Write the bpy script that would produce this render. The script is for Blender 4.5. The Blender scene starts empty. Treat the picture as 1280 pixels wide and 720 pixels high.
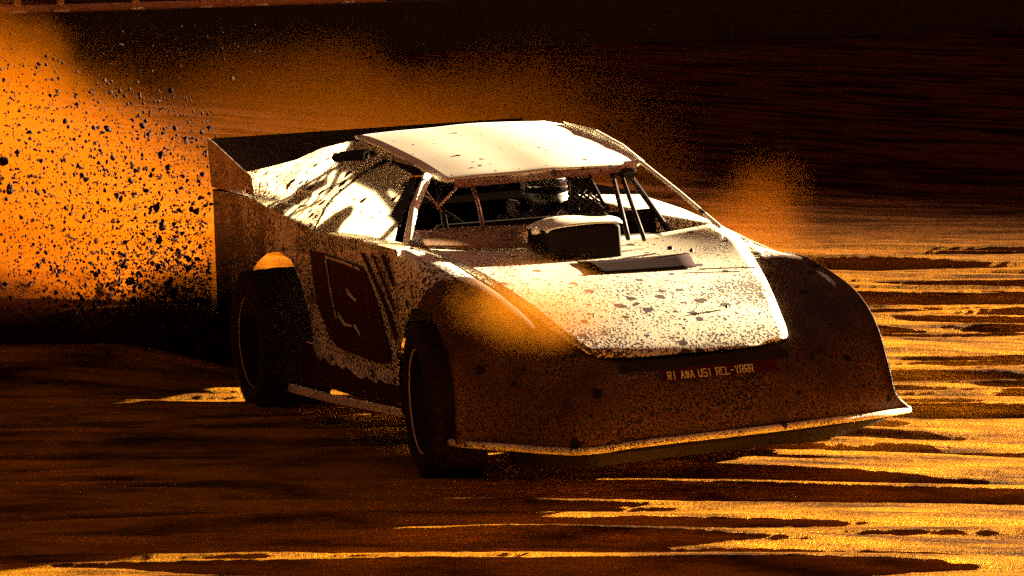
import bpy, bmesh, math, random
import numpy as np
from mathutils import Vector, Matrix
from mathutils.geometry import tessellate_polygon
random.seed(7); rng = np.random.default_rng(11)
D = bpy.data; SC = bpy.context.scene; COL = SC.collection
R = math.radians

# ------------------------------------------------------------------ camera, sky, sun, exposure
cam = D.objects.new('camera', D.cameras.new('camera')); COL.objects.link(cam)
cam.location = (0, 0, 3.02); cam.rotation_euler = (R(90) - 0.121, 0, 0)
cam.data.sensor_width = 36; cam.data.lens = 36 * 4721.18 / 1280
cam.data.clip_start = 0.1; cam.data.clip_end = 3000
SC.camera = cam
SUN_AZ, SUN_EL = 60.0, 9.0          # azimuth measured from the view direction towards the right
EXPOSURE = 4.35; SUN_POWER = 5.0; SKY_POWER = 0.0055
sd = Vector((math.sin(R(SUN_AZ)) * math.cos(R(SUN_EL)), math.cos(R(SUN_AZ)) * math.cos(R(SUN_EL)), math.sin(R(SUN_EL))))
w = D.worlds.new('World'); SC.world = w; w.use_nodes = True
nt = w.node_tree; bg = nt.nodes['Background']
sky = nt.nodes.new('ShaderNodeTexSky'); sky.sky_type = 'NISHITA'; sky.sun_disc = False
sky.sun_elevation = R(SUN_EL); sky.sun_rotation = R(SUN_AZ); sky.dust_density = 5; sky.air_density = 2
tint = nt.nodes.new('ShaderNodeMix'); tint.data_type = 'RGBA'; tint.blend_type = 'MULTIPLY'
tint.inputs[0].default_value = 1; tint.inputs[7].default_value = (1.0, 0.38, 0.26, 1)   # dusty red evening air
nt.links.new(sky.outputs[0], tint.inputs[6]); nt.links.new(tint.outputs[2], bg.inputs[0]); bg.inputs[1].default_value = SKY_POWER
sun = D.objects.new('sun', D.lights.new('sun', 'SUN')); COL.objects.link(sun)
sun.data.energy = SUN_POWER; sun.data.angle = R(0.6); sun.data.color = (1.0, 0.75, 0.46)
sun.rotation_euler = sd.to_track_quat('Z', 'Y').to_euler(); sun.location = sd * 60
SC.view_settings.view_transform = 'Standard'; SC.view_settings.look = 'None'
SC.view_settings.gamma = 1; SC.view_settings.exposure = EXPOSURE; SC.view_settings.use_curve_mapping = False
cy = SC.cycles
cy.volume_step_rate = 1.0; cy.volume_max_steps = 128; cy.volume_bounces = 1
cy.max_bounces = 6; cy.diffuse_bounces = 3; cy.glossy_bounces = 3; cy.use_denoising = False

# ------------------------------------------------------------------ materials
def newmat(name):
    m = D.materials.new(name); m.use_nodes = True
    t = m.node_tree; b = t.nodes['Principled BSDF']
    return m, t, b
def N(t, kind, **kw):
    n = t.nodes.new(kind)
    for k, v in kw.items(): setattr(n, k, v)
    return n
def mixc(t, fac, a, b):
    n = N(t, 'ShaderNodeMix', data_type='RGBA')
    for i, v in ((0, fac), (6, a), (7, b)):
        if isinstance(v, bpy.types.NodeSocket): t.links.new(v, n.inputs[i])
        elif i == 0: n.inputs[0].default_value = v
        else: n.inputs[i].default_value = (*v, 1)
    return n.outputs[2]
def math_(t, op, a, b=0.0, clamp=False):
    n = N(t, 'ShaderNodeMath', operation=op, use_clamp=clamp)
    for i, v in ((0, a), (1, b)):
        if isinstance(v, bpy.types.NodeSocket): t.links.new(v, n.inputs[i])
        else: n.inputs[i].default_value = v
    return n.outputs[0]
def ramp(t, fac, lo, hi):
    n = N(t, 'ShaderNodeMapRange', clamp=True); n.interpolation_type = 'SMOOTHSTEP'
    t.links.new(fac, n.inputs[0]); n.inputs[1].default_value = lo; n.inputs[2].default_value = hi
    return n.outputs[0]
def noise(t, co, scale, detail=2, rough=.5):
    n = N(t, 'ShaderNodeTexNoise'); t.links.new(co, n.inputs['Vector'])
    n.inputs['Scale'].default_value = scale; n.inputs['Detail'].default_value = detail; n.inputs['Roughness'].default_value = rough
    return n.outputs[0]
def blobs(t, co, scale, keep, size):
    """round splashes: voronoi cells, a random share of them carries a drop of random size"""
    nz = N(t, 'ShaderNodeTexNoise'); t.links.new(co, nz.inputs['Vector']); nz.inputs['Scale'].default_value = scale * 1.7
    ad = N(t, 'ShaderNodeVectorMath', operation='MULTIPLY_ADD'); t.links.new(nz.outputs['Color'], ad.inputs[0])
    ad.inputs[1].default_value = (.55 / scale,) * 3; t.links.new(co, ad.inputs[2])
    v = N(t, 'ShaderNodeTexVoronoi'); t.links.new(ad.outputs[0], v.inputs['Vector']); v.inputs['Scale'].default_value = scale
    sp = N(t, 'ShaderNodeSeparateColor'); t.links.new(v.outputs['Color'], sp.inputs[0])
    rad = math_(t, 'MULTIPLY', math_(t, 'SUBTRACT', sp.outputs[0], 1 - keep), size / max(keep, .01))
    d = math_(t, 'SUBTRACT', rad, v.outputs['Distance'])
    return ramp(t, d, -.02, .02)
def dirty_paint(name, base, mud=(.055, .02, .007), fine=.5, fine_scale=110, grad=None, big=.25, rough=.38, coat=.3, dust=0.0, fine_soft=.04):
    """paint with dried clay: fine speckle, round splashes, mud building up as grad=(axis, lo, hi, amount) says"""
    m, t, b = newmat(name); tc = N(t, 'ShaderNodeTexCoord'); co = tc.outputs['Object']
    f = noise(t, co, fine_scale, 1, .6); patch = noise(t, co, 2.3, 3, .6)
    thr = math_(t, 'ADD', f, math_(t, 'MULTIPLY', math_(t, 'SUBTRACT', patch, .5), .55))
    if grad:
        sp = N(t, 'ShaderNodeSeparateXYZ'); t.links.new(co, sp.inputs[0])
        for ax, lo, hi, am in grad:
            g = ramp(t, sp.outputs[ax], lo, hi)
            thr = math_(t, 'ADD', thr, math_(t, 'MULTIPLY', g, am))
    lim = 1 - fine
    fm = ramp(t, thr, lim - fine_soft, lim + fine_soft)
    s1 = blobs(t, co, 17, big, .46); s2 = blobs(t, co, 40, big * 1.2, .42)
    mask = math_(t, 'MAXIMUM', fm, math_(t, 'MAXIMUM', s1, s2))
    dustc = mixc(t, math_(t, 'MULTIPLY', ramp(t, patch, .3, .75), dust), base, (.34, .17, .06))
    mud2 = mixc(t, noise(t, co, 9, 2), mud, tuple(c * .35 for c in mud))
    t.links.new(mixc(t, mask, dustc, mud2), b.inputs['Base Color'])
    t.links.new(math_(t, 'ADD', math_(t, 'MULTIPLY', mask, .85 - rough), rough), b.inputs['Roughness'])
    b.inputs['Coat Weight'].default_value = coat; b.inputs['Coat Roughness'].default_value = .25
    bp = N(t, 'ShaderNodeBump'); bp.inputs['Strength'].default_value = .35; bp.inputs['Distance'].default_value = .004
    t.links.new(mask, bp.inputs['Height']); t.links.new(bp.outputs[0], b.inputs['Normal'])
    return m
def plain(name, col, rough=.6, metal=0, var=.3, scale=30, bump=0.0):
    m, t, b = newmat(name); tc = N(t, 'ShaderNodeTexCoord'); co = tc.outputs['Object']
    f = noise(t, co, scale, 4, .6)
    t.links.new(mixc(t, f, tuple(c * (1 - var) for c in col), tuple(c * (1 + var) for c in col)), b.inputs['Base Color'])
    b.inputs['Roughness'].default_value = rough; b.inputs['Metallic'].default_value = metal
    if bump:
        bp = N(t, 'ShaderNodeBump'); bp.inputs['Distance'].default_value = bump; bp.inputs['Strength'].default_value = .6
        t.links.new(f, bp.inputs['Height']); t.links.new(bp.outputs[0], b.inputs['Normal'])
    return m
CREAM = (.80, .77, .64)
M = {}
M['roof'] = dirty_paint('white_roof_paint', CREAM, fine=.16, big=.04, dust=.1, rough=.42)
M['hood'] = dirty_paint('white_hood_paint', (.78, .75, .58), mud=(.03, .010, .004), fine=.37, fine_scale=80, big=.42, dust=.25, grad=[(0, -.1, .35, .10), (0, -.25, -.45, -.10)])
M['side'] = dirty_paint('speckled_side_paint', (.85, .80, .68), mud=(.016, .004, .002), fine=.45, fine_scale=66, big=.22, dust=.3, grad=[(0, -1.7, -3.3, .12), (2, .95, .7, .06)])
M['sail'] = dirty_paint('sail_panel_paint', CREAM, fine=.22, fine_scale=90, big=.42, dust=.25, grad=[(0, -2.2, -3.2, .22), (2, 1.2, .95, .16)])
M['window'] = None; _w = dirty_paint('window_panel_paint', CREAM, fine=.20, fine_scale=90, big=.22, dust=.15)
def translucent(m, share):
    t = m.node_tree; b = t.nodes['Principled BSDF']; tr = N(t, 'ShaderNodeBsdfTranslucent'); mx = N(t, 'ShaderNodeMixShader'); mx.inputs[0].default_value = share
    t.links.new(b.inputs['Base Color'].links[0].from_socket, tr.inputs[0]); t.links.new(b.outputs[0], mx.inputs[1]); t.links.new(tr.outputs[0], mx.inputs[2])
    t.links.new(mx.outputs[0], t.nodes['Material Output'].inputs[0]); return m
M['window'] = translucent(_w, .7); translucent(M['sail'], .7)     # thin moulded plastic that lets the low sun through
M['plate'] = dirty_paint('muddy_end_plate', (.50, .34, .27), fine=.5, fine_scale=80, big=.5, dust=.4)
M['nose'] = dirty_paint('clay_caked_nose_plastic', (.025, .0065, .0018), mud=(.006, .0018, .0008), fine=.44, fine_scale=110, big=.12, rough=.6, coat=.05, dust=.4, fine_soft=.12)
M['lip'] = dirty_paint('worn_pale_lip', (.75, .68, .52), fine=.42, fine_scale=120, big=.1, dust=.2)
M['pillar'] = dirty_paint('pale_pillar_paint', CREAM, fine=.15, big=.05, dust=.1)
M['maroon'] = plain('maroon_vinyl', (.035, .004, .003), .5, var=.35)
M['darkstripe'] = plain('dark_stripe_vinyl', (.022, .006, .004), .55, var=.4)
M['greystripe'] = plain('grey_hood_vinyl', (.022, .016, .016), .7, var=.6, scale=160)
M['black'] = plain('black_metal', (.012, .007, .006), .5, var=.4)
M['blackplastic'] = plain('black_plastic', (.007, .003, .002), .6, var=.4)
M['visor'] = dirty_paint('dusty_roof_lip', (.24, .10, .07), fine=.45, fine_scale=120, big=.1)
M['tyre'] = plain('clay_dusted_rubber', (.016, .006, .004), .9, var=.5, scale=25, bump=.004)
M['rim'] = plain('dark_wheel_steel', (.012, .005, .004), .6, var=.5, metal=.2)
M['ring'] = plain('highlight_ring_metal', (.75, .45, .35), .4)  # pale tone paints the bright rim highlight into the ring
M['cowl'] = dirty_paint('dusty_gold_cowl', (.34, .17, .05), fine=.45, fine_scale=100, big=.1)
M['text'] = plain('pale_lettering_vinyl', (.34, .30, .20), .8)
M['seat'] = plain('dark_seat_vinyl', (.03, .02, .018), .6)
M['suit'] = plain('dark_racing_suit_cloth', (.025, .012, .012), .9)
M['glove'] = plain('dark_glove_cloth', (.04, .02, .02), .8)
M['helmet'] = plain('dark_helmet_shell', (.012, .005, .005), .55, var=.15)
M['shield'] = plain('smoked_visor_plastic', (.01, .008, .01), .08, var=.1)
M['skin'] = plain('skin', (.35, .18, .12), .5, var=.1)
M['matt'] = plain('matt_black_sheet', (.002, .0012, .001), 1.0)
M['matt'].node_tree.nodes['Principled BSDF'].inputs['Specular IOR Level'].default_value = 0
M['rust'] = plain('brown_cage_paint', (.16, .06, .025), .5)
M['rubstrip'] = dirty_paint('speckled_rocker_strip', (.82, .62, .48), fine=.40, fine_scale=110, big=.1)
M['lit_edge'] = plain('sunlit_edge_concrete', (.34, .17, .09), .8, var=.5, scale=12)
M['concrete'] = plain('stained_concrete', (.010, .003, .0015), .85, var=.4, scale=8, bump=.01)
M['post'] = plain('galvanised_post', (.75, .6, .45), .5)
M['clod'] = plain('damp_clay_clod', (.018, .005, .002), .95, var=.5, scale=40)
M['clod'].node_tree.nodes['Principled BSDF'].inputs['Specular IOR Level'].default_value = .1

for k_ in ('black', 'tyre', 'rim', 'seat', 'suit', 'glove'): M[k_].node_tree.nodes['Principled BSDF'].inputs['Specular IOR Level'].default_value = .15
M['maroon'].node_tree.nodes['Principled BSDF'].inputs['Specular IOR Level'].default_value = .08
M['darkstripe'].node_tree.nodes['Principled BSDF'].inputs['Specular IOR Level'].default_value = .08
M['greystripe'].node_tree.nodes['Principled BSDF'].inputs['Specular IOR Level'].default_value = 0
M['blackplastic'].node_tree.nodes['Principled BSDF'].inputs['Specular IOR Level'].default_value = .1
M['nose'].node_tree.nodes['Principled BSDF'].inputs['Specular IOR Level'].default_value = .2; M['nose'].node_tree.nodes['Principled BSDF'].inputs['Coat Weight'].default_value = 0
def ground_mat():
    m, t, b = newmat('damp_clay'); tc = N(t, 'ShaderNodeTexCoord'); co = tc.outputs['Object']
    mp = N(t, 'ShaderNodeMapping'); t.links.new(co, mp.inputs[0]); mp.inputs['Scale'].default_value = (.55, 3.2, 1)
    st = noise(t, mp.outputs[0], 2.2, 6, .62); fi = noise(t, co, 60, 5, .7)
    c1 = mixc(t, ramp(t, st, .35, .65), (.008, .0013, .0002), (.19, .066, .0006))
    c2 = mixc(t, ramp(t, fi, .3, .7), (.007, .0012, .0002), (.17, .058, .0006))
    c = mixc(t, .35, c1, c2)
    sp = N(t, 'ShaderNodeSeparateXYZ'); t.links.new(co, sp.inputs[0])
    far = ramp(t, math_(t, 'ADD', sp.outputs[1], math_(t, 'MULTIPLY', st, 5)), 25.5, 33)
    c = mixc(t, far, c, mixc(t, ramp(t, st, .4, .6), (.012, .0035, .0015), (.075, .024, .010)))   # shade on the far bank painted into the clay colour
    t.links.new(c, b.inputs['Base Color'])
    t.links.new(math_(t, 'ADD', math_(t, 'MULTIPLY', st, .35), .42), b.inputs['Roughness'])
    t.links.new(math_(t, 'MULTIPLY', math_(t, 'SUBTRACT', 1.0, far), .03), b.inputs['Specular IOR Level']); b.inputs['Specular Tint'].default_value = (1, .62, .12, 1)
    mp2 = N(t, 'ShaderNodeMapping'); t.links.new(co, mp2.inputs[0]); mp2.inputs['Scale'].default_value = (2, 24, 8)
    s2 = noise(t, mp2.outputs[0], 1.5, 5, .7)
    h = math_(t, 'ADD', math_(t, 'MULTIPLY', s2, .030), math_(t, 'MULTIPLY', fi, .012))
    bp = N(t, 'ShaderNodeBump'); bp.inputs['Distance'].default_value = 1; bp.inputs['Strength'].default_value = .9
    t.links.new(h, bp.inputs['Height']); t.links.new(bp.outputs[0], b.inputs['Normal'])
    gl = N(t, 'ShaderNodeBsdfGlossy'); gl.inputs['Color'].default_value = (1, .46, .02, 1); gl.inputs['Roughness'].default_value = .46    # wet yellow sheen of packed clay
    t.links.new(bp.outputs[0], gl.inputs['Normal']); mx = N(t, 'ShaderNodeMixShader')
    t.links.new(math_(t, 'MULTIPLY', math_(t, 'MULTIPLY', math_(t, 'SUBTRACT', 1.0, far), ramp(t, st, .3, .7)), .36), mx.inputs[0])
    t.links.new(b.outputs[0], mx.inputs[1]); t.links.new(gl.outputs[0], mx.inputs[2]); t.links.new(mx.outputs[0], t.nodes['Material Output'].inputs[0])
    return m
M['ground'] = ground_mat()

# ------------------------------------------------------------------ helpers
def link(name, me, mats, parent=None):
    o = D.objects.new(name, me); COL.objects.link(o)
    for m in (mats if isinstance(mats, (list, tuple)) else [mats]): me.materials.append(M[m])
    if parent: o.parent = parent
    return o
def tag(o, label=None, cat=None, group=None, kind=None):
    if label: o['label'] = label
    if cat: o['category'] = cat
    if group: o['group'] = group
    if kind: o['kind'] = kind
    return o
def mesh(name, vs, fs, mat, parent=None, smooth=False):
    me = D.meshes.new(name); me.from_pydata([tuple(v) for v in vs], [], fs); me.update()
    if smooth: me.polygons.foreach_set('use_smooth', [True] * len(me.polygons))
    return link(name, me, mat, parent)
class MB:
    """collects shapes, links them as ONE mesh object"""
    def __init__(s): s.v = []; s.f = []; s.sm = []
    def add(s, vs, fs, smooth=False):
        n = len(s.v); s.v += [tuple(v) for v in vs]; s.f += [tuple(i + n for i in f) for f in fs]; s.sm += [smooth] * len(fs)
    def tube(s, pts, r, seg=10, caps=True):
        pts = [Vector(p) for p in pts]; rs = r if isinstance(r, (list, tuple)) else [r] * len(pts)
        vs = []; up = None
        for i, p in enumerate(pts):
            d = (pts[min(i + 1, len(pts) - 1)] - pts[max(i - 1, 0)]).normalized()
            if up is None: up = Vector((0, 0, 1)) if abs(d.z) < .9 else Vector((1, 0, 0))
            a = d.cross(up).normalized(); b_ = a.cross(d).normalized(); up = b_
            for k in range(seg):
                an = 2 * math.pi * k / seg; vs.append(p + (a * math.cos(an) + b_ * math.sin(an)) * rs[i])
        fs = [(i * seg + k, i * seg + (k + 1) % seg, (i + 1) * seg + (k + 1) % seg, (i + 1) * seg + k) for i in range(len(pts) - 1) for k in range(seg)]
        if caps: fs += [tuple(range(seg))[::-1], tuple((len(pts) - 1) * seg + k for k in range(seg))]
        s.add(vs, fs, True); return s
    def box(s, c, size, rot=None, taper=1.0, bev=0):
        bm = bmesh.new(); bmesh.ops.create_cube(bm, size=1)
        for v in bm.verts:
            v.co = Vector((v.co.x * size[0], v.co.y * size[1], v.co.z * size[2]))
            if v.co.z > 0: v.co.x *= taper; v.co.y *= taper
        if bev: bmesh.ops.bevel(bm, geom=bm.edges[:], offset=bev, segments=2, affect='EDGES')
        mt = Matrix.Translation(c) @ (rot.to_4x4() if rot else Matrix())
        bm.transform(mt); s.bm(bm); return s
    def bm(s, bm, smooth=False):
        bm.verts.index_update(); s.add([v.co.copy() for v in bm.verts], [[v.index for v in f.verts] for f in bm.faces], smooth); bm.free(); return s
    def lathe(s, prof, c, axis='y', seg=48, jitter=0):
        """prof: list of (along axis, radius)"""
        vs = []
        for a, r in prof:
            for k in range(seg):
                an = 2 * math.pi * k / seg; rr = r * (1 + jitter * math.sin(k * 7.1) * math.sin(k * 3.3 + a * 40))
                vs.append((c[0] + rr * math.cos(an), c[1] + a, c[2] + rr * math.sin(an)))
        n = len(prof)
        s.add(vs, [(i * seg + k, i * seg + (k + 1) % seg, (i + 1) * seg + (k + 1) % seg, (i + 1) * seg + k) for i in range(n - 1) for k in range(seg)], True); return s
    def slab(s, poly, t, holes=()):
        """planar-ish polygon (3D points) given thickness t along its normal; holes are polygons too"""
        loops = [[Vector(p) for p in poly]] + [[Vector(p) for p in h] for h in holes]
        tri = tessellate_polygon(loops); flat = [p for l in loops for p in l]
        n = Vector()
        l0 = loops[0]
        for i in range(len(l0)): n += l0[i].cross(l0[(i + 1) % len(l0)])
        n.normalize(); off = n * t
        vs = flat + [p + off for p in flat]; K = len(flat)
        fs = []
        for a in tri:
            nn = (flat[a[1]] - flat[a[0]]).cross(flat[a[2]] - flat[a[0]])
            a = tuple(a) if nn.dot(n) > 0 else tuple(a)[::-1]
            fs.append(tuple(i + K for i in a)); fs.append(a[::-1])
        b = 0
        for l in loops:
            m = len(l)
            for i in range(m): j = (i + 1) % m; fs.append((b + i, b + j, b + j + K, b + i + K))
            b += m
        s.add(vs, fs); return s
    def build(s, name, mat, parent=None, bevel=0):
        me = D.meshes.new(name); me.from_pydata(s.v, [], s.f); me.update()
        me.polygons.foreach_set('use_smooth', s.sm)
        o = link(name, me, mat, parent)
        if bevel:
            md = o.modifiers.new('bevel', 'BEVEL'); md.width = bevel; md.segments = 2; md.limit_method = 'ANGLE'
        return o
def cr(P, n):
    """Catmull-Rom resample of a list of vectors to n points per span"""
    P = [np.array(p, float) for p in P]; out = []
    E = [2 * P[0] - P[1]] + P + [2 * P[-1] - P[-2]]
    for i in range(1, len(E) - 2):
        for k in range(n):
            u = k / n
            out.append(.5 * ((2 * E[i]) + (-E[i - 1] + E[i + 1]) * u + (2 * E[i - 1] - 5 * E[i] + 4 * E[i + 1] - E[i + 2]) * u * u + (-E[i - 1] + 3 * E[i] - 3 * E[i + 1] + E[i + 2]) * u ** 3))
    out.append(P[-1]); return out
def loft(curves, nu=4, nv=4):
    """curves: equal-length point lists -> smooth grid"""
    A = [cr(c, nv) for c in curves]; rows = list(zip(*A)); G = [cr(list(r), nu) for r in rows]
    return np.array(G)
def grid_obj(name, G, mat, parent=None, th=.006, out=True):
    a, b = G.shape[:2]; vs = G.reshape(-1, 3)
    fs = [(i * b + j, i * b + j + 1, (i + 1) * b + j + 1, (i + 1) * b + j) for i in range(a - 1) for j in range(b - 1)]
    o = mesh(name, vs, fs, mat, parent, True)
    if th:
        md = o.modifiers.new('thickness', 'SOLIDIFY'); md.thickness = th; md.offset = -1 if out else 1
    return o

# ------------------------------------------------------------------ ground: one sheet to the horizon
def fbm1(n, scale):  # smooth random rows
    x = np.arange(n)
    return x
def vnoise(x, y, seed):
    """value noise on arrays"""
    xi = np.floor(x).astype(np.int64); yi = np.floor(y).astype(np.int64); xf = x - xi; yf = y - yi
    def h(a, b):
        k = (a * 374761393 + b * 668265263 + seed * 974711) & 0xffffffff
        k = ((k ^ (k >> 13)) * 1274126177) & 0xffffffff
        return ((k ^ (k >> 16)) & 0xffff) / 65535.0
    u = xf * xf * (3 - 2 * xf); v = yf * yf * (3 - 2 * yf)
    return (h(xi, yi) * (1 - u) + h(xi + 1, yi) * u) * (1 - v) + (h(xi, yi + 1) * (1 - u) + h(xi + 1, yi + 1) * u) * v
def sstep(a, b, x):
    t = np.clip((x - a) / (b - a), 0, 1); return t * t * (3 - 2 * t)
def edge_y(x):       # where the outside wall stands
    return np.interp(x, [-400, -9, -3.9, -1.25, 2, 10, 30, 400], [10, 32.2, 34.9, 36.8, 39.2, 43.5, 49, 80])
def base_z(x, y):
    e = edge_y(x)
    z = 0.85 * sstep(-12, 0, y - e)                             # banking up to the wall
    z = z + (13.7 + 1.0 * sstep(48, 75, x)) * sstep(2, 24, y - e) * (1 - .25 * sstep(100, 400, y - e)) * (.9 + .2 * vnoise(x * .12, y * .05, 3))      # unseen hillside added to cast shade over the far track
    z = z + .32 * sstep(-.9, -1.9, x) * np.exp(-((y - 21.15 + .1 * x - .3 * vnoise(x * .8, y * 0, 4)) / .38) ** 2)      # dirt ridge added for its unlit face and shadow at lower left
    z = z + .17 * sstep(-1.2, -2.2, x) * np.exp(-((y - 20.25 - .3 * vnoise(x * 1.1, y * 0, 8)) / .25) ** 2)  # second ridge, added to shade the lit strip in front
    return z
def rut_z(x, y):
    near = np.exp(-np.clip(np.abs(y - 20) - 7, 0, None) / 6) * np.exp(-np.clip(np.abs(x) - 7, 0, None) / 5)
    yy = y + .12 * vnoise(x * .35, y * .2, 5)
    a = vnoise(x * .15, yy * 2.3, 1); a = np.abs(2 * a - 1)
    b = vnoise(x * .24, yy * 5.0, 2); b = 1 - np.abs(2 * b - 1)
    c = vnoise(x * .6, yy * 11, 7); d = vnoise(x * 3, y * 24, 9); e = vnoise(x * 26, y * 40, 12)
    patch = .55 + .9 * vnoise(x * .35, y * .6, 21)
    return near * patch * (.085 * a + .066 * b + .036 * c + .008 * d + .003 * e - .06)
xs = np.concatenate([-np.geomspace(900, 6.2, 30), np.arange(-6, -3.4, .06), np.arange(-3.4, 4.2, .022), np.arange(4.2, 7, .06), np.geomspace(7.2, 900, 30)])
ys = np.concatenate([[-900, -300, -100, -30, 0, 6, 10, 12], np.arange(13, 14.6, .06), np.arange(14.6, 24, .018), np.arange(24, 34, .06), np.arange(34, 60, .5), np.geomspace(61, 1500, 30)])
X, Y = np.meshgrid(xs, ys); Z = base_z(X, Y) + rut_z(X, Y)
nx, ny = len(xs), len(ys)
me = D.meshes.new('track_surface')
me.vertices.add(nx * ny); me.vertices.foreach_set('co', np.stack([X, Y, Z], -1).astype(np.float32).ravel())
ii = (np.arange(ny - 1)[:, None] * nx + np.arange(nx - 1)[None]).ravel()
q = np.stack([ii, ii + 1, ii + nx + 1, ii + nx], 1).astype(np.int32)
me.loops.add(q.size); me.loops.foreach_set('vertex_index', q.ravel())
me.polygons.add(len(q)); me.polygons.foreach_set('loop_start', np.arange(0, q.size, 4, dtype=np.int32))
me.update(calc_edges=True); me.polygons.foreach_set('use_smooth', np.ones(len(q), bool)); me.validate()
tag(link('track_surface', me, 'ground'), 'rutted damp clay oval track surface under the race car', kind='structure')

# ------------------------------------------------------------------ outside wall and catch fence
wp = [(-30, 27.2), (-9, 32.2), (-3.9, 34.9), (-1.25, 36.8), (2, 39.2), (10, 43.5), (30, 49)]
def bz(x, y): return float(base_z(np.array([x]), np.array([y]))[0])
b = MB(); n = len(wp); vs = []
for i, (x, y) in enumerate(wp):
    d = (Vector(wp[min(i + 1, n - 1)]) - Vector(wp[max(i - 1, 0)])).normalized(); nn = Vector((-d.y, d.x)) * .12
    for s_, z0 in ((1, -.3), (1, .50), (-1, .50), (-1, -.3)):
        vs.append((x + nn.x * s_, y + nn.y * s_, .85 + z0))
fs = [(i * 4 + k, i * 4 + (k + 1) % 4, (i + 1) * 4 + (k + 1) % 4, (i + 1) * 4 + k) for i in range(n - 1) for k in range(4)]
b.add(vs, fs + [(3, 2, 1, 0), tuple((n - 1) * 4 + k for k in range(4))])
rwall = b.build('retaining_wall', 'concrete')
b = MB(); b.tube([(x, y, 1.37) for x, y in wp[:4]], .05, 8); b.build('wall_lit_edge', 'lit_edge', rwall)  # pale strip paints the sunlit top edge of the wall
tag(rwall, 'low stained concrete wall along the far top edge of the track', 'wall')
fence = D.objects.new('catch_fence', None); COL.objects.link(fence); fence.location = (-4, 35, 1.35)
tag(fence, 'pale metal catch fence posts standing on the far concrete wall at upper left', 'fence')
def along(t_):
    acc = 0
    for i in range(n - 1):
        a, c = Vector(wp[i]), Vector(wp[i + 1]); L = (c - a).length
        if acc + L >= t_: return a + (c - a) * ((t_ - acc) / L)
        acc += L
    return Vector(wp[-1])
t0_ = 21.59
for k, px in enumerate([-6.2, -5.75, -5.12, -4.52, -4.15, -3.5, -2.9, -2.4, -1.6, -.6, .6, 1.8]):
    py = float(edge_y(np.array([px]))[0])
    pm = MB(); pm.tube([(px + 4, py - 35, -.02), (px + 4, py - 35, 1.6), (px + 3.9, py - 35.3, 2.3)], .035, 8)
    pm.box((px + 4, py - 35, .012), (.16, .16, .02)); pm.build('post', 'post', fence)
cm = MB()
for zz in (.35, .8, 1.25, 1.6):
    cm.tube([(x + 4, float(edge_y(np.array([x]))[0]) - 35 - .04, zz) for x in (-6.6, -5.5, -4.5, -3.9, -3, -2, -1.25, 0, 1, 2)], .006, 5)
cm.build('cable', 'post', fence)

# ------------------------------------------------------------------ the race car (car frame: x forward, y to its left, z up)
car = D.objects.new('race_car', None); COL.objects.link(car)
car.matrix_world = Matrix(((0.330634, 0.942682, -0.04507, 0.54812), (-0.943475, 0.331328, 0.008698, 17.56106), (0.023133, 0.039647, 0.998946, 0.16542), (0, 0, 0, 1)))
tag(car, 'mud splattered cream white dirt track race car sliding through clay with a wide wedge nose', 'race car')

def ysd(x): return 1.0 - (0 if x > -2 else min(1, (-2 - x) / 1.9) * .07)
# side panels -------------------------------------------------------
top = [(-3.92, .985), (-3.45, 1.0), (-2.941, 1.005), (-2.516, .979), (-1.689, .927), (-.89, .945), (-.33, .95)]
low = [(-.33, .50), (-.375, .42), (-.40, .30), (-.482, .293), (-.6, .285), (-.66, .30), (-.76, .27), (-.9, .285), (-1.0, .262), (-1.138, .277), (-1.25, .30), (-1.3, .275), (-1.4, .29), (-1.5, .27), (-1.62, .30), (-1.70, .275), (-1.791, .31)]
arch = [(-1.80, .36), (-1.80, .406), (-1.87, .53), (-2.0, .662), (-2.15, .745), (-2.424, .765), (-2.70, .735), (-2.95, .665), (-3.15, .57), (-3.35, .42), (-3.45, .28), (-3.5, .215)]
for sgn in (-1, 1):
    pl = [(x, sgn * ysd(x), float(np.interp(x, [-3.9, -2.4, -1.69, -.89, -.33], [z - .03, .926, .888, .800, .762])) if sgn > 0 and z > .8 else z) for x, z in [(-3.96, .224)] + top + low + arch]
    b = MB(); b.slab(pl, .010 if sgn < 0 else -.010)
    o = b.build('side_panel', 'side', car, bevel=.003)
    if sgn < 0: o['label'] = 'speckled cream side panel with dark number patch'
    # dark recessed lower body and the pale rocker strip
    rp = [(-2.2, .12), (-2.1, .33), (-.40, .34), (-.40, .17)]
    MB().slab([(x, sgn * .965, z) for x, z in rp], .01).build('lower_panel', 'maroon', car)
    st = [(-2.87, .018), (-2.87, .062), (-1.6, .118), (-.41, .188), (-.41, .15), (-1.6, .075)]
    MB().slab([(x, sgn * 1.0, z) for x, z in st], .02).build('rocker_strip', 'rubstrip', car, bevel=.004)
# graphics on the right side, thin vinyl 3 mm proud
Yd = -1.0135
np_ = [(-1.734, .835), (-1.48, .838), (-.86, .826), (-.79, .80), (-.617, .647), (-.459, .45), (-.47, .41), (-.56, .383), (-.8, .378), (-1.30, .384), (-1.42, .41), (-1.518, .47), (-1.643, .56), (-1.70, .70)]
npo = MB().slab([(x, Yd, z) for x, z in np_], .003).build('number_patch', 'maroon', car); npo['label'] = 'dark maroon number patch'
fr = MB()
def ribbon(pts, wd, y):
    for (a, c) in zip(pts, pts[1:]):
        a = Vector((a[0], 0, a[1])); c = Vector((c[0], 0, c[1])); d = (c - a).normalized(); nn = Vector((-d.z, 0, d.x)) * wd / 2
        fr.slab([(p.x, y, p.z) for p in (a + nn, a - nn, c - nn, c + nn)], .002)
Yn = -1.0175
ribbon([(-1.44, .812), (-1.41, .74), (-1.36, .62), (-1.30, .53)], .014, Yn)
ribbon([(-1.44, .825), (-1.1, .822), (-.86, .812)], .012, Yn)
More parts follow.
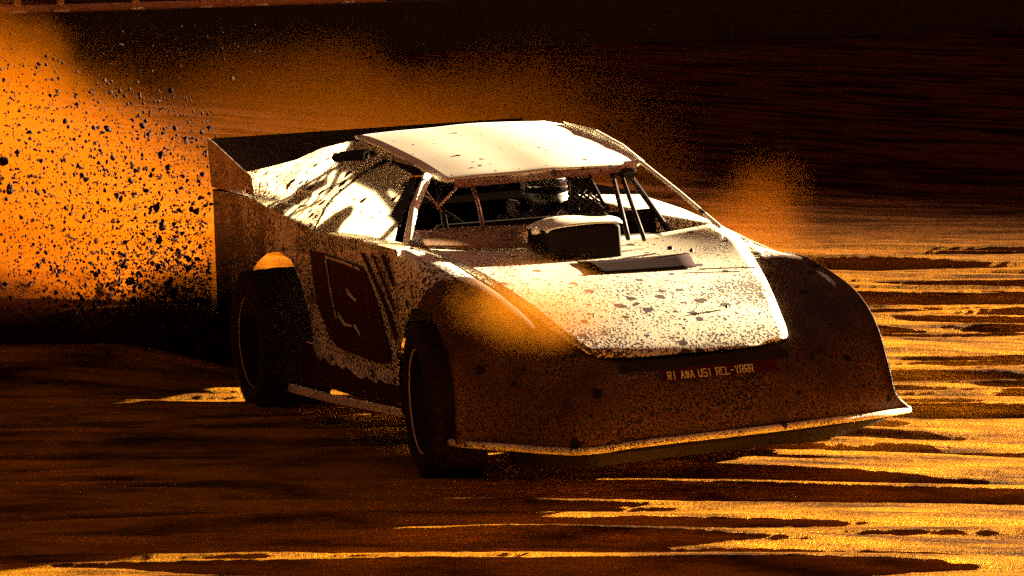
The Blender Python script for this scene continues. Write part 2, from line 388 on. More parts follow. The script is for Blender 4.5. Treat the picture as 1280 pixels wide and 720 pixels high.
ribbon([(-1.10, .69), (-1.02, .668)], .026, Yn - .0005); ribbon([(-1.02, .668), (-.95, .652)], .018, Yn - .001)
ribbon([(-1.27, .56), (-1.16, .515)], .024, Yn - .0005); ribbon([(-1.16, .515), (-.97, .525)], .014, Yn - .001); ribbon([(-.97, .525), (-.90, .49)], .02, Yn - .0015)
fr.build('number_outline', 'lip', npo)
b = MB()
b.slab([(x, Yd, z) for x, z in [(-.86, .895), (-.80, .895), (-.66, .80), (-.43, .645), (-.34, .55), (-.34, .50), (-.50, .655), (-.70, .80)]], .003)
b.slab([(x, Yd - .0005, z) for x, z in [(-.52, .91), (-.47, .915), (-.34, .80), (-.34, .76)]], .003)
b.slab([(x, Yd - .001, z) for x, z in [(-.67, .905), (-.64, .905), (-.34, .665), (-.34, .64)]], .003)
b.build('side_stripe', 'darkstripe', car)

# nose and fenders --------------------------------------------------
def arc_edge(y, n=9):
    return [(.44, y, .13), (.455, y, .25), (.45, y, .36), (.41, y, .47), (.345, y, .56), (.25, y, .64), (.14, y, .685), (0, y, .70), (-.15, y, .67), (-.33, y, .50)]
Rc = [
 arc_edge(-1.0),
 [(.46, -.99, .13), (.48, -1.0, .27), (.48, -1.0, .38), (.445, -1.0, .50), (.38, -.995, .60), (.29, -.985, .69), (.17, -.975, .76), (.02, -.975, .80), (-.14, -.985, .81), (-.34, -1.0, .80)],
 [(.47, -.93, .13), (.50, -.94, .27), (.50, -.94, .38), (.47, -.93, .51), (.42, -.92, .61), (.33, -.915, .71), (.2, -.91, .80), (.03, -.92, .86), (-.14, -.94, .90), (-.34, -.975, .94)],
 [(.61, -.79, .13), (.62, -.80, .25), (.61, -.79, .38), (.57, -.77, .50), (.52, -.75, .60), (.42, -.76, .70), (.25, -.78, .80), (.03, -.80, .865), (-.14, -.82, .90), (-.34, -.85, .925)],
 [(.86, -.69, .14), (.86, -.69, .25), (.82, -.67, .37), (.77, -.65, .47), (.70, -.63, .56), (.55, -.66, .65), (.3, -.70, .765), (.02, -.755, .84), (-.14, -.78, .87), (-.34, -.80, .90)],
 [(1.03, -.58, .15), (1.02, -.58, .25), (.97, -.57, .37), (.90, -.55, .46), (.80, -.53, .535), (.6, -.57, .615), (.3, -.64, .725), (.02, -.70, .805), (-.14, -.73, .845), (-.34, -.755, .885)]]
def cen(y, d=0): return [(1.035 - d, y, .163), (1.03 - d, y, .25), (.985 - d, y, .36), (.93 - d, y, .44), (.86 - d, y, .485), (.72, y, .53), (.42, y, .62), (.12, y, .70), (-.12, y, .75), (-.34, y, .79)]
L0_ = [(1.01, .58, .172), (1.01, .58, .25), (.97, .56, .36), (.90, .54, .45), (.80, .51, .525), (.6, .55, .595), (.3, .62, .69), (.02, .68, .77), (-.14, .71, .81), (-.34, .745, .86)]
L4_ = [(.90, 1.03, .172), (.965, .942, .25), (.935, .930, .36), (.88, .93, .45), (.78, .945, .54), (.61, .970, .62), (.41, .985, .685), (.19, .965, .745), (.02, .937, .785), (-.34, .985, .765)]
def lmix(u, f, r_): return [tuple(np.array(p) * (1 - u) + np.array(q_) * u + np.array((f, 0, r_ * min(i, 6) / 6))) for i, (p, q_) in enumerate(zip(L0_, L4_))]
Lc = [L0_, lmix(.33, .012, .0), lmix(.67, .02, .006), lmix(.93, .008, .008), L4_,
 [(.62, 1.03, .17), (.60, 1.06, .25), (.56, 1.07, .36), (.49, 1.06, .45), (.40, 1.05, .53), (.28, 1.04, .60), (.14, 1.02, .65), (0, 1.0, .68), (-.15, 1.0, .66), (-.33, 1.0, .50)]]
curves = Rc + [cen(-.35, .0), cen(0), cen(.35, .01)] + Lc
G = loft(curves, 8, 8)
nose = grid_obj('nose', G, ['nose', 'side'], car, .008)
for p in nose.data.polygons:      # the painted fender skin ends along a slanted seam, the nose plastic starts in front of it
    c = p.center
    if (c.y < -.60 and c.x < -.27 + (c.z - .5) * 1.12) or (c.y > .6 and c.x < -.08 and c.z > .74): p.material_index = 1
nose['label'] = 'brown clay dusted nose with two tall rounded fenders'
# pale lip rail along the bottom edge of the nose
rail = [(.36, -1.0, .13), (.45, -.955, .126)] + [tuple(np.array(c[0]) + (0, 0, -.012)) for c in Rc[3:]] + [(1.045, -.35, .150), (1.045, 0, .155), (1.04, .35, .160)] + [tuple(np.array(c[0]) + (.004, 0, -.010)) for c in Lc[:5]]
rl = MB(); rl.tube(cr(rail, 5), .017, 10); rl.build('lip_rail', 'lip', car)
# black pieces under the lip
# black strip added for the nose's ground shadow, a dam hanging below the lip
shade_strip = cr([(p[0] - .02, p[1] * .99, p[2]) for p in rail[2:]], 4); k_ = len(shade_strip)
dv = [tuple(p) for p in shade_strip] + [(p[0] - .05, p[1] * .985, p[2] - (.085 if i < k_ - 14 else .085 * (k_ - 1 - i) / 14)) for i, p in enumerate(shade_strip)]
o = mesh('lip_shade', dv, [(i, i + 1, k_ + i + 1, k_ + i) for i in range(k_ - 1)], 'blackplastic', car)
md = o.modifiers.new('thickness', 'SOLIDIFY'); md.thickness = .006
under = [Vector(p) + Vector((0, 0, -.02)) for p in rail]
b = MB(); b.slab([(p.x - .02, p.y * .99, .12 + .02 * (p.y + 1)) for p in under] + [(.5, 1.0, .16), (.5, -.9, .12)], -.02); b.build('undertray', 'blackplastic', car)
# open gap below the hood and the lettering on its lower board
b = MB()
for y0, y1, z0, z1 in ((-.40, .44, .455, .495),):
    b.slab([(.955, y0, z0), (.94, y1, z0), (.905, y1 - .02, z1), (.92, y0 + .04, z1)], .004)
b.build('grille_slot', 'black', car)
b = MB(); b.slab([(.967, -.20, .405), (.967, .36, .405), (.942, .36, .455), (.942, -.20, .455)], .004); lb = b.build('name_board', 'maroon', car)
SEG = {'R': [((0, 0), (0, 1)), ((0, 1), (.8, 1)), ((.8, 1), (.8, .5)), ((.8, .5), (0, .5)), ((.3, .5), (.8, 0))], 'I': [((.4, 0), (.4, 1))], 'A': [((0, 0), (.4, 1)), ((.4, 1), (.8, 0)), ((.15, .4), (.65, .4))],
       'W': [((0, 1), (.2, 0)), ((.2, 0), (.4, .8)), ((.4, .8), (.6, 0)), ((.6, 0), (.8, 1))], 'U': [((0, 1), (0, 0)), ((0, 0), (.8, 0)), ((.8, 0), (.8, 1))], 'S': [((.8, 1), (0, 1)), ((0, 1), (0, .5)), ((0, .5), (.8, .5)), ((.8, .5), (.8, 0)), ((.8, 0), (0, 0))],
       'C': [((.8, 1), (0, 1)), ((0, 1), (0, 0)), ((0, 0), (.8, 0))], '-': [((.1, .5), (.7, .5))], 'Y': [((0, 1), (.4, .5)), ((.8, 1), (.4, .5)), ((.4, .5), (.4, 0))], 'B': [((0, 0), (0, 1)), ((0, 1), (.7, 1)), ((.7, 1), (.7, .5)), ((.8, .5), (0, .5)), ((.8, .5), (.8, 0)), ((.8, 0), (0, 0))], 'L': [((0, 1), (0, 0)), ((0, 0), (.8, 0))]}
yc = -.165
for ch in 'RI AWA USI RCL-YRRR':
    if ch != ' ':
        tx = MB()
        for k, (a, c) in enumerate(SEG[ch]):
            def q3(p): return Vector((.9735 - .25 * (p[1] * .030) * 2, yc + p[0] * .019, .413 + p[1] * .030))
            A_, C_ = q3(a), q3(c); d = (C_ - A_).normalized(); A_ -= d * .0018; C_ += d * .0018
            nn = d.cross(Vector((1, 0, .4)).normalized()) * .0028; lf = Vector((.0003 * k, 0, 0))
            tx.slab([p + lf for p in (A_ + nn, A_ - nn, C_ - nn, C_ + nn)], .002)
        tx.build('letter', 'text', lb)
    yc += .023 if ch != ' ' else .016
# small dark tow opening with a muddy edge, left of centre
MB().box((.905, .60, .425), (.03, .085, .075), bev=.008).build('tow_opening', 'black', car)

# hood --------------------------------------------------------------
hk = [(.855, -.03), (.82, .0), (.6, .0), (.3, .0), (.02, .0), (-.14, 0), (-.36, 0), (-.60, 0)]
def hoodrow(x, yr, zr, yl, zl, crown, n=7):
    out = []
    for i in range(n):
        u = i / (n - 1); y = yr + (yl - yr) * u; z = zr + (zl - zr) * u + crown * 4 * u * (1 - u)
        out.append((x, y, z))
    return out
rows = [hoodrow(.835, -.44, .515, .44, .505, -.004), hoodrow(.80, -.50, .555, .49, .54, .004), hoodrow(.6, -.565, .632, .545, .614, .016), hoodrow(.3, -.64, .742, .62, .710, .016),
        hoodrow(.02, -.70, .822, .68, .788, -.010), hoodrow(-.14, -.735, .862, .71, .828, -.025), hoodrow(-.36, -.78, .905, .75, .880, -.045), hoodrow(-.62, -.84, .935, .74, .925, -.05)]
rows[0] = [(.80 + .055 * (1 - (2 * i / 6 - 1) ** 2) ** .5 + .01, p[1], .512 - .0 * i) for i, p in enumerate(rows[0])]
G = loft(rows, 4, 4); hood = grid_obj('hood', G[::-1], 'hood', car, .008); hood['label'] = 'cream white hood with clay splashes'
def zh(x, y):   # hood height
    xsn = [-.62, -.36, -.14, .02, .3, .6, .8]; zr = [.935, .905, .862, .822, .742, .632, .555]; zl = [.925, .88, .828, .788, .708, .612, .54]
    yr = [-.84, -.78, -.735, -.70, -.64, -.565, -.5]; yl = [.74, .75, .71, .68, .62, .545, .49]
    a, c, d, e = (float(np.interp(x, xsn, k)) for k in (zr, zl, yr, yl)); u = (y - d) / (e - d)
    return a + (c - a) * u + 4 * u * (1 - u) * float(np.interp(x, xsn, [-.05, -.045, -.025, -.01, .016, .016, .004]))
def on_hood(pts, lift): return [(x, y, zh(x, y) + lift) for x, y in pts]
sg = [on_hood([(xa, y0 + (y1 - y0) * j / 8) for j in range(9)], .007) for xa, y0, y1 in ((.033, -.147, .368), (-.02, -.147, .380), (-.08, -.148, .393), (-.14, -.148, .407), (-.205, -.148, .423))]
grid_obj('hood_stripe', np.array(sg), 'greystripe', hood, .002)
MB().slab(on_hood([(.070, .36), (.095, .64), (.106, .64), (.082, .36)], .012), .002).build('hood_seam', 'maroon', hood)
for x, y, r_ in ((-.289, .364, .016), (-.205, .44, .010), (.55, .3, .007), (.55, -.35, .007)):
    MB().lathe([(0, r_), (.014, r_ * .9), (.018, .001)], (0, 0, 0), seg=16).build('hood_pin', 'black', hood)
    hp = COL.objects[-1] if False else D.objects[[o.name for o in D.objects if o.name.startswith('hood_pin')][-1]]
    hp.rotation_euler = (R(90), 0, 0); hp.location = (x, y, zh(x, y) + .008)
# dusty cowl panel across the base of the windscreen
G = loft([[(-.54, -.84, .935), (-.70, -.81, .965), (-.80, -.78, .985)], [(-.53, -.5, .905), (-.68, -.5, .962), (-.78, -.5, .985)], [(-.50, -.15, .885), (-.62, -.12, .950), (-.72, -.08, .975)]], 5, 4)
grid_obj('cowl_panel', G, 'cowl', car, .006)
# air scoop
b = MB(); fa = [(-.28, -.262, .845), (-.28, -.255, .975), (-.28, -.235, .99), (-.28, .09, 1.0), (-.28, .112, .985), (-.28, .118, .83), (-.28, -.03, .805)]
ba = [(x - .30, y, max(z, .84)) for x, y, z in fa]
b.add(fa + ba, [tuple(range(7))[::-1], tuple(range(7, 14))] + [(i, (i + 1) % 7, (i + 1) % 7 + 7, i + 7) for i in range(7)]); scoop = b.build('air_scoop', 'blackplastic', car, bevel=.012)
sg = [[(-.275, -.262, .975), (-.33, -.262, .985), (-.45, -.26, .98), (-.60, -.25, .97)], [(-.27, -.235, .992), (-.33, -.235, 1.0), (-.45, -.23, .995), (-.60, -.23, .985)],
      [(-.27, -.13, 1.0), (-.33, -.13, 1.012), (-.45, -.13, 1.01), (-.60, -.13, 1.01)], [(-.27, .0, 1.003), (-.33, 0, 1.012), (-.45, 0, 1.01), (-.60, 0, 1.01)], [(-.27, .118, .996), (-.33, .118, 1.01), (-.45, .118, 1.01), (-.60, .11, .99)]]
grid_obj('scoop_cover', loft(sg, 4, 4)[::-1], 'roof', scoop, .007)
MB().lathe([(-.02, .001), (-.018, .014), (0, .018), (.018, .014), (.02, .001)], (-.33, -.30, .985), seg=14).build('scoop_latch', 'pillar', scoop)

# roof --------------------------------------------------------------
rr = []
for x, hw, z, c in [(-1.10, .50, 1.188, .012), (-1.16, .535, 1.205, .014), (-1.45, .55, 1.255, .02), (-1.85, .56, 1.300, .02), (-2.2, .55, 1.325, .02), (-2.52, .53, 1.335, .015)]:
    rr.append([(x + (.03 * (1 - abs(u)) if x > -1.2 else 0), .02 + u * hw, z + c * (1 - u * u) + (.008 if u > 0 else -.0)) for u in (-1, -.6, -.2, .2, .6, 1)])
roof = grid_obj('roof', loft(rr, 4, 4)[::-1], 'roof', car, .014)
for x, y in ((-1.5, -.28), (-1.24, -.30), (-1.24, .42), (-1.62, .45), (-2.0, .30)):
    z = float(np.interp(-x, [1.1, 1.16, 1.45, 1.85, 2.2, 2.52], [1.2, 1.219, 1.275, 1.32, 1.345, 1.35])) - .01
    o = MB().lathe([(0, .018), (.006, .015), (.008, .001)], (0, 0, 0), seg=14).build('roof_bolt', 'black', roof); o.rotation_euler = (R(90), 0, 0); o.location = (x, y, z)
# raised side flange on the roof's left edge
fl = MB().slab([(-1.12, .56, 1.20), (-1.45, .575, 1.262), (-1.85, .585, 1.312), (-2.25, .575, 1.338), (-2.3, .575, 1.350), (-1.85, .59, 1.330), (-1.45, .58, 1.278), (-1.12, .565, 1.212)], .008); fl.build('roof_flange', 'pillar', roof)
# dark visor strip under the front edge of the roof
MB().slab([(-1.085, -.44, 1.186), (-1.075, .05, 1.20), (-1.085, .52, 1.192), (-1.10, .52, 1.155), (-1.09, .05, 1.158), (-1.10, -.44, 1.146)], .006).build('roof_visor', 'visor', car)
# small round mirror pod at the right end of the visor
MB().box((-1.09, .465, 1.155), (.06, .10, .05), bev=.018).build('mirror', 'black', car)

# sail panels (roof corner down to the belt) with their slot, and the right window panel
sail = [(-2.877, -.975, 1.008), (-3.2, -.93, 1.02), (-3.264, -.902, 1.124), (-3.045, -.822, 1.163), (-2.849, -.743, 1.203), (-2.721, -.644, 1.263), (-2.495, -.555, 1.308), (-2.233, -.515, 1.325), (-1.85, -.53, 1.295), (-1.45, -.54, 1.25),
        (-1.841, -.560, 1.257), (-1.93, -.655, 1.19), (-1.955, -.753, 1.114), (-1.955, -.82, 1.066), (-1.905, -.88, 1.017), (-1.745, -.985, .927), (-2.464, -.985, .980)]
hole = [(-2.515, -.654, 1.238), (-2.47, -.609, 1.267), (-2.259, -.554, 1.288), (-2.124, -.54, 1.286), (-1.99, -.55, 1.27), (-2.114, -.61, 1.234), (-2.377, -.67, 1.214)]
for sgn in (-1, 1):
    b = MB(); mk = lambda P: [(x, y * -sgn, z) for x, y, z in P]
    if sgn < 0: b.slab(mk(sail), .008, [mk(hole)])
    else: b.slab(mk(sail[:7] + [(-2.42, -.57, 1.285), (-2.80, -.80, 1.11), (-2.86, -.96, 1.005)]), -.008)
    o = b.build('sail_panel', 'sail', car)
win = [(-1.79, -.552, 1.245), (-1.425, -.557, 1.206), (-1.175, -.757, 1.035), (-1.01, -.768, 1.008), (-.80, -.859, .945), (-1.17, -.93, .945), (-1.713, -.985, .926), (-1.876, -.877, 1.016), (-1.929, -.816, 1.066), (-1.919, -.753, 1.111), (-1.903, -.648, 1.186)]
wo = MB().slab(win, .006).build('window_panel', 'window', car)
MB().tube([(x + .012, y - .004, z + .004) for x, y, z in [(-1.81, -.560, 1.255), (-1.915, -.652, 1.19), (-1.935, -.753, 1.114), (-1.94, -.818, 1.066), (-1.89, -.879, 1.017), (-1.73, -.985, .93)]], .0045, 6).build('window_seam', 'black', wo)
MB().slab([(-1.40, -.556, 1.198), (-1.33, -.56, 1.19), (-.96, -.775, .995), (-1.02, -.772, 1.0), (-1.18, -.762, 1.025)], .004).build('window_gap_cover', 'black', car)
# top decks beside the cockpit and behind it
MB().slab([(-.60, .74, .912), (-.36, .80, .855), (-.33, .975, .768), (-.89, .985, .803), (-1.2, .985, .845), (-1.69, .99, .892), (-2.3, .985, .926), (-2.3, .62, .95), (-1.2, .62, .935)], .008).build('deck_panel', 'roof', car)
MB().slab([(-.60, -.83, .925), (-.34, -.985, .94), (-.89, -.99, .944), (-1.7, -.99, .925), (-2.4, -.98, .965), (-2.4, -.84, .965), (-1.2, -.84, .93)], -.008).build('deck_panel', 'window', car)
MB().slab([(-2.3, -.97, .975), (-2.3, .97, .950), (-3.92, .93, .965), (-3.92, -.93, .99)], -.008).build('deck_panel', 'matt', car)
MB().slab([(-.75, -.83, .85), (-.75, .73, .85), (-2.3, .62, .80), (-2.3, -.83, .80)], -.008).build('cockpit_floor', 'matt', car)

MB().slab([(-2.42, -.86, .45), (-2.42, .86, .45), (-2.42, .86, .955), (-2.42, -.86, .965)], .008).build('bulkhead', 'matt', car)
# spoiler -----------------------------------------------------------
sp = MB().slab([(-3.90, -.90, 1.00), (-3.90, .90, .975), (-3.99, .94, 1.262), (-3.99, -.90, 1.266)], .006).build('spoiler', 'black', car)
for y in (-.45, 0, .45): MB().slab([(-3.88, y, .99), (-3.55, y, .985), (-3.95, y, 1.16)], .004).build('spoiler_brace', 'black', sp)
for sgn in (-1, 1):
    dz = -.03 if sgn > 0 else 0
    MB().slab([(x, sgn * .925, z + dz) for x, z in [(-3.96, 1.0), (-4.0, 1.272), (-3.86, 1.255), (-3.35, 1.155), (-3.12, 1.115), (-3.06, 1.0)]], .005).build('end_plate', 'plate', sp)

# pillars and posts -------------------------------------------------
def tubes(name, pts, r_, mat, parent=car, seg=10): return MB().tube(pts, r_, seg).build(name, mat, parent)
tubes('windscreen_pillar', [(-.63, -.85, .925), (-.95, -.70, 1.08), (-1.19, -.55, 1.205)], .023, 'pillar')
tubes('windscreen_pillar', [(-.46, .70, .915), (-.80, .625, 1.07), (-1.10, .555, 1.20), (-1.16, .55, 1.215)], .011, 'pillar')
tubes('windscreen_post', [(-.511, .235, .895), (-.8, .31, 1.03), (-1.16, .406, 1.18)], .0125, 'black')
tubes('windscreen_post', [(-.498, .313, .885), (-.8, .375, 1.02), (-1.16, .45, 1.18)], .0115, 'black')
tubes('windscreen_post', [(-.731, .028, .99), (-1.12, .168, 1.165)], .008, 'black')
tubes('windscreen_post', [(-.80, .23, 1.03), (-1.11, .268, 1.165)], .008, 'black')
# wire rock screen: crossed strands between the posts
rs = MB()
P0 = Vector((-1.11, .150, 1.155)); P1 = Vector((-1.10, .27, 1.15)); P2 = Vector((-.66, .215, .975)); P3 = Vector((-.735, .02, 1.005)); P4 = Vector((-.80, 0, 1.03))
def scr(u, v): return (P0.lerp(P1, u)).lerp(P3.lerp(P2, u), v)
for k in range(-10, 11):
    for s_ in (1, -1):
        pts = []
        for j in range(41):
            v = j / 40; u = (k / 5.0) + s_ * v * 1.45 + (0 if s_ > 0 else 0)
            if 0 <= u <= 1: pts.append(scr(u, v))
        if len(pts) > 1: rs.tube([pts[0], pts[-1]], 0.0062, 5)
rs.build('rock_screen', 'black', car)

# cage, dash, seat, steering wheel ---------------------------------------
cg = D.objects.new('roll_cage', None); 
cage = MB()
for y in (-.52, .55):
    cage.tube([(-.75, y * 1.1, .45), (-.85, y * 1.08, .86), (-1.25, y * .92, 1.182), (-1.8, y * .9, 1.272), (-2.2, y * .88, 1.305), (-2.38, y * .95, 1.25), (-2.38, y * 1.1, .4)], .015, 8)
    cage.tube([(-2.3, y * .95, 1.22), (-3.4, y * .6, .75)], .014, 8)
cage.tube([(-2.3, -.5, 1.245), (-2.3, .5, 1.245)], .02, 8); cage.tube([(-1.25, -.48, 1.165), (-1.25, .5, 1.165)], .02, 8)
cage.tube([(-2.33, -.5, 1.2), (-2.33, .5, .5)], .018, 8); cage.tube([(-.86, -.56, .86), (-.86, .6, .86)], .018, 8)
cage.tube([(-2.33, -.5, .5), (-2.33, .5, .5)], .018, 8)
cage.build('roll_cage', 'black', car)
tubes('cage_brace', [(-1.12, -.34, 1.15), (-.95, -.375, 1.09), (-.88, -.39, 1.06), (-.72, -.43, .985)], .011, 'rust')
tubes('cage_brace', [(-.98, -.57, 1.07), (-1.15, -.40, 1.155)], .006, 'ring')
tubes('cage_brace', [(-1.0, -.62, 1.15), (-.95, -.56, 1.05)], .006, 'rust')
MB().box((-1.02, .0, .90), (.05, 1.15, .16), bev=.01).build('dashboard', 'blackplastic', car)
seat = MB(); seat.box((-2.02, .30, .66), (.10, .44, .50), Matrix.Rotation(R(-12), 3, 'Y'), bev=.03); seat.box((-1.75, .30, .42), (.50, .46, .10), bev=.03)
seat.box((-1.90, .06, .66), (.34, .04, .34), bev=.015); seat.box((-1.90, .54, .66), (.34, .04, .34), bev=.015)
seat.box((-2.03, .185, .93), (.16, .03, .10), bev=.012); seat.box((-2.03, .415, .93), (.16, .03, .10), bev=.012)
seat.build('seat', 'seat', car, )
sw = MB(); c0 = Vector((-1.33, .30, .86)); ax1 = Vector((0, 1, 0)); ax2 = Vector((-.35, 0, .94))
ringp = [c0 + (ax1 * math.cos(a) + ax2 * math.sin(a)) * .165 for a in np.linspace(0, 2 * math.pi, 33)]
sw.tube(ringp, .014, 8, False); sw.tube([c0, c0 + Vector((.3, 0, -.10))], .018, 8)
for a in (0, 2.1, 4.2): sw.tube([c0, c0 + (ax1 * math.cos(a + 1.57) + ax2 * math.sin(a + 1.57)) * .16], .010, 6)
sw.build('steering_wheel', 'blackplastic', car)

# wheels --------------------------------------------------------------
def wheel(cx, cy, cz, rad, wd, side, steer=0.0):
    root = D.objects.new('wheel', None); COL.objects.link(root); root.parent = car; root.location = (cx, cy, cz); root.rotation_euler = (0, 0, steer)
    s_ = side; b = MB(); h = wd / 2
    prof = [(-h * .80, .62), (-h * .98, .70), (-h * 1.0, .80), (-h * .95, .90), (-h * .85, .965)]
    tr = [(-h * .85, .965), (-h * .6, .99), (-h * .2, 1.0), (h * .2, 1.0), (h * .6, .99), (h * .85, .965)]
    full = prof + tr[1:-1] + [(-a, r_) for a, r_ in prof[::-1]]
    b.lathe([(a, r_ * rad) for a, r_ in full], (0, 0, 0), seg=72)
    for k in range(36):                                        # tread blocks
        an = 2 * math.pi * k / 36
        for j, yy in enumerate((-.72, -.36, 0, .36, .72)):
            a2 = an + (.09 if j % 2 else 0)
            rt = Matrix.Rotation(-a2, 3, 'Y'); b.box(rt @ Vector((rad * (.985 - .02 * abs(yy)), yy * h, 0)), (.022, h * .30, rad * .115), rt)
    t_ = b.build('tyre', 'tyre', root)
    o = s_ * h * .80                                           # outer face plane
    rb = MB().lathe([(s_ * h * .80, rad * .635), (s_ * h * .70, rad * .60), (s_ * h * .15, rad * .56), (s_ * h * .10, .09), (s_ * h * .35, .075), (s_ * h * .36, .001)], (0, 0, 0), seg=56)
    rb.lathe([(s_ * h * .1, rad * .57), (-s_ * h * .80, rad * .62)], (0, 0, 0), seg=56)
    rim = rb.build('rim', 'rim', root)
    bl = MB().tube([(rad * .655 * math.cos(a), o * 1.04, rad * .655 * math.sin(a)) for a in np.linspace(0, 2 * math.pi, 65)], .0065, 8, False)
    bl.build('beadlock_ring', 'ring', root)
    for k in range(5):
        an = k * 2 * math.pi / 5; MB().box((.062 * math.cos(an), s_ * h * .37, .062 * math.sin(an)), (.02, .03, .02), bev=.004).build('lug_nut', 'ring', rim)
    return root
wheel(.02, -.90, .275, .372, .29, -1, R(-7))
wheel(.02, .86, .26, .35, .27, 1, R(-7))
wheel(-2.63, -.93, .28, .375, .40, -1)
wheel(-2.63, .86, .26, .36, .38, 1)
# chassis -------------------------------------------------------------
ch = MB()
for y in (-.45, .45): ch.tube([(.55, y * .7, .22), (-.2, y, .22), (-2.2, y, .2), (-2.5, y * .9, .40), (-3.6, y * .8, .42)], .03, 8)
for x in (.4, -.9, -2.1, -3.5): ch.tube([(x, -.42, .24), (x, .42, .24)], .025, 8)
ch.box((-.35, 0, .45), (.75, .55, .42), bev=.05); ch.box((-1.1, .0, .34), (.8, .3, .26), bev=.04)
ch.box((-1.55, .05, .16), (1.5, 1.5, .02)); ch.build('chassis', 'black', car)
MB().tube([(-2.63, -.74, .28), (-2.63, .68, .26)], .045, 12).build('axle', 'black', car)
MB().tube([(.02, -.78, .26), (.02, .74, .26)], .03, 12).build('axle', 'black', car)
MB().box((-3.25, 0, .42), (.5, .75, .34), bev=.05).build('fuel_cell', 'black', car)

# ------------------------------------------------------------------ driver
def skin_body(name, chains, mat, parent=None, sub=2):
    """chains: list of [(co, r), ...]; first point of later chains may be ('j', index) to join an existing vertex"""
    vs, es, rs_ = [], [], []
    for ch_ in chains:
        prev = None
        for item in ch_:
            if item[0] == 'j': prev = item[1]; continue
            vs.append(item[0]); rs_.append(item[1]); i = len(vs) - 1
            if prev is not None: es.append((prev, i))
            prev = i
    me_ = D.meshes.new(name); me_.from_pydata(vs, es, []); o_ = link(name, me_, mat, parent)
    md = o_.modifiers.new('skin', 'SKIN'); md.use_smooth_shade = True
    sv = me_.skin_vertices[0].data
    for i, r_ in enumerate(rs_): sv[i].radius = (r_, r_) if not isinstance(r_, tuple) else r_
    sv[0].use_root = True
    o_.modifiers.new('sub', 'SUBSURF').levels = sub; o_.modifiers['sub'].render_levels = sub
    return o_
cmw = car.matrix_world
driver = D.objects.new('person', None); COL.objects.link(driver); driver.matrix_world = cmw @ Matrix.Translation((-1.80, .30, .395))
tag(driver, 'driver in dark suit and helmet sitting upright with both hands on the steering wheel', 'person')
bd = skin_body('body', [
 [((0, 0, 0), (.15, .13)), ((-.05, 0, .17), (.14, .12)), ((-.09, 0, .36), (.17, .12)), ((-.10, 0, .46), (.13, .10)), ((-.09, 0, .53), .06), ((-.07, 0, .62), .075), ((-.06, 0, .70), .08)],
 [('j', 0), ((.10, .10, .0), .10), ((.42, .13, .12), .07), ((.72, .13, -.10), .05), ((.80, .13, -.14), .045)],
 [('j', 0), ((.10, -.10, .0), .10), ((.42, -.13, .12), .07), ((.72, -.13, -.10), .05), ((.80, -.13, -.14), .045)],
 [('j', 3), ((-.08, .17, .43), .07), ((.03, .25, .22), .05), ((.24, .21, .36), .038), ((.40, .165, .46), .03)],
 [('j', 3), ((-.08, -.17, .43), .07), ((.03, -.25, .22), .05), ((.24, -.21, .36), .038), ((.40, -.165, .46), .03)]], 'suit', driver)
for s_ in (1, -1):      # gloved hands closed round the rim
    chs = [[((.40, s_ * .165, .46), .030), ((.445, s_ * .168, .475), .034), ((.47, s_ * .168, .482), .030)]]
    for k, dz in enumerate((-.033, -.011, .011, .033)):
        L = (1, 1.1, 1.05, .85)[k]
        chs.append([('j', 2), ((.485, s_ * .185, .485 + dz), .0095), ((.485 + .022 * L, s_ * .178, .487 + dz), .009), ((.49 + .016 * L, s_ * .150, .487 + dz), .0085), ((.472, s_ * .142, .485 + dz), .008)])
    chs.append([('j', 1), ((.455, s_ * .14, .50), .011), ((.472, s_ * .138, .515), .010), ((.49, s_ * .145, .522), .009)])
    skin_body('glove', chs, 'glove', driver, 1)
hb = bmesh.new(); bmesh.ops.create_uvsphere(hb, u_segments=32, v_segments=20, radius=.126)
for v in hb.verts:
    v.co.x *= 1.12; v.co.z *= 1.05
    if v.co.z < -.04: v.co.x += .02 * (1 if v.co.x > 0 else 0)
    v.co.z = max(v.co.z, -.12); v.co.x += .03 * (v.co.z < -.06) * (v.co.x > 0); v.co.y *= 1 - .25 * max(0, -v.co.z / .12) ** 2
hb.transform(Matrix.Translation((-.055, 0, .655))); hm = MB().bm(hb, True).build('helmet', 'helmet', driver)
sg = [[(-.055 + .155 * math.cos(a), .138 * math.sin(a), .655 + z) for a in np.linspace(-1.2, 1.2, 13)] for z in (-.02, .015, .05)]
grid_obj('visor', np.array(sg), 'shield', hm, .003)

# ------------------------------------------------------------------ flying clay clods: the largest one by one, the rest as one spray
def clod_mesh(seed):
    r_ = random.Random(seed); bm = bmesh.new(); bmesh.ops.create_icosphere(bm, subdivisions=2, radius=1)
    k = [Vector((r_.uniform(-1, 1), r_.uniform(-1, 1), r_.uniform(-1, 1))) for _ in range(5)]
    for v in bm.verts:
        f = 1 + sum(.22 * math.sin(3 * v.co.dot(a) + i) for i, a in enumerate(k)); v.co *= f * .75
    me_ = D.meshes.new('clay_clod'); bm.to_mesh(me_); bm.free(); me_.materials.append(M['clod']); return me_
protos = [clod_mesh(i) for i in range(6)]
def pix(px, py, y):   # world point on the ray of a photo pixel, at depth y
    th = .121; d = Vector(((px - 640) / 4721.18, 0, 0)); u = -(py - 360) / 4721.18
    dy = math.cos(th) + u * math.sin(th); dz = -math.sin(th) + u * math.cos(th); k = y / dy
    return Vector((d.x * k, y, 3.02 + dz * k))
pos = []
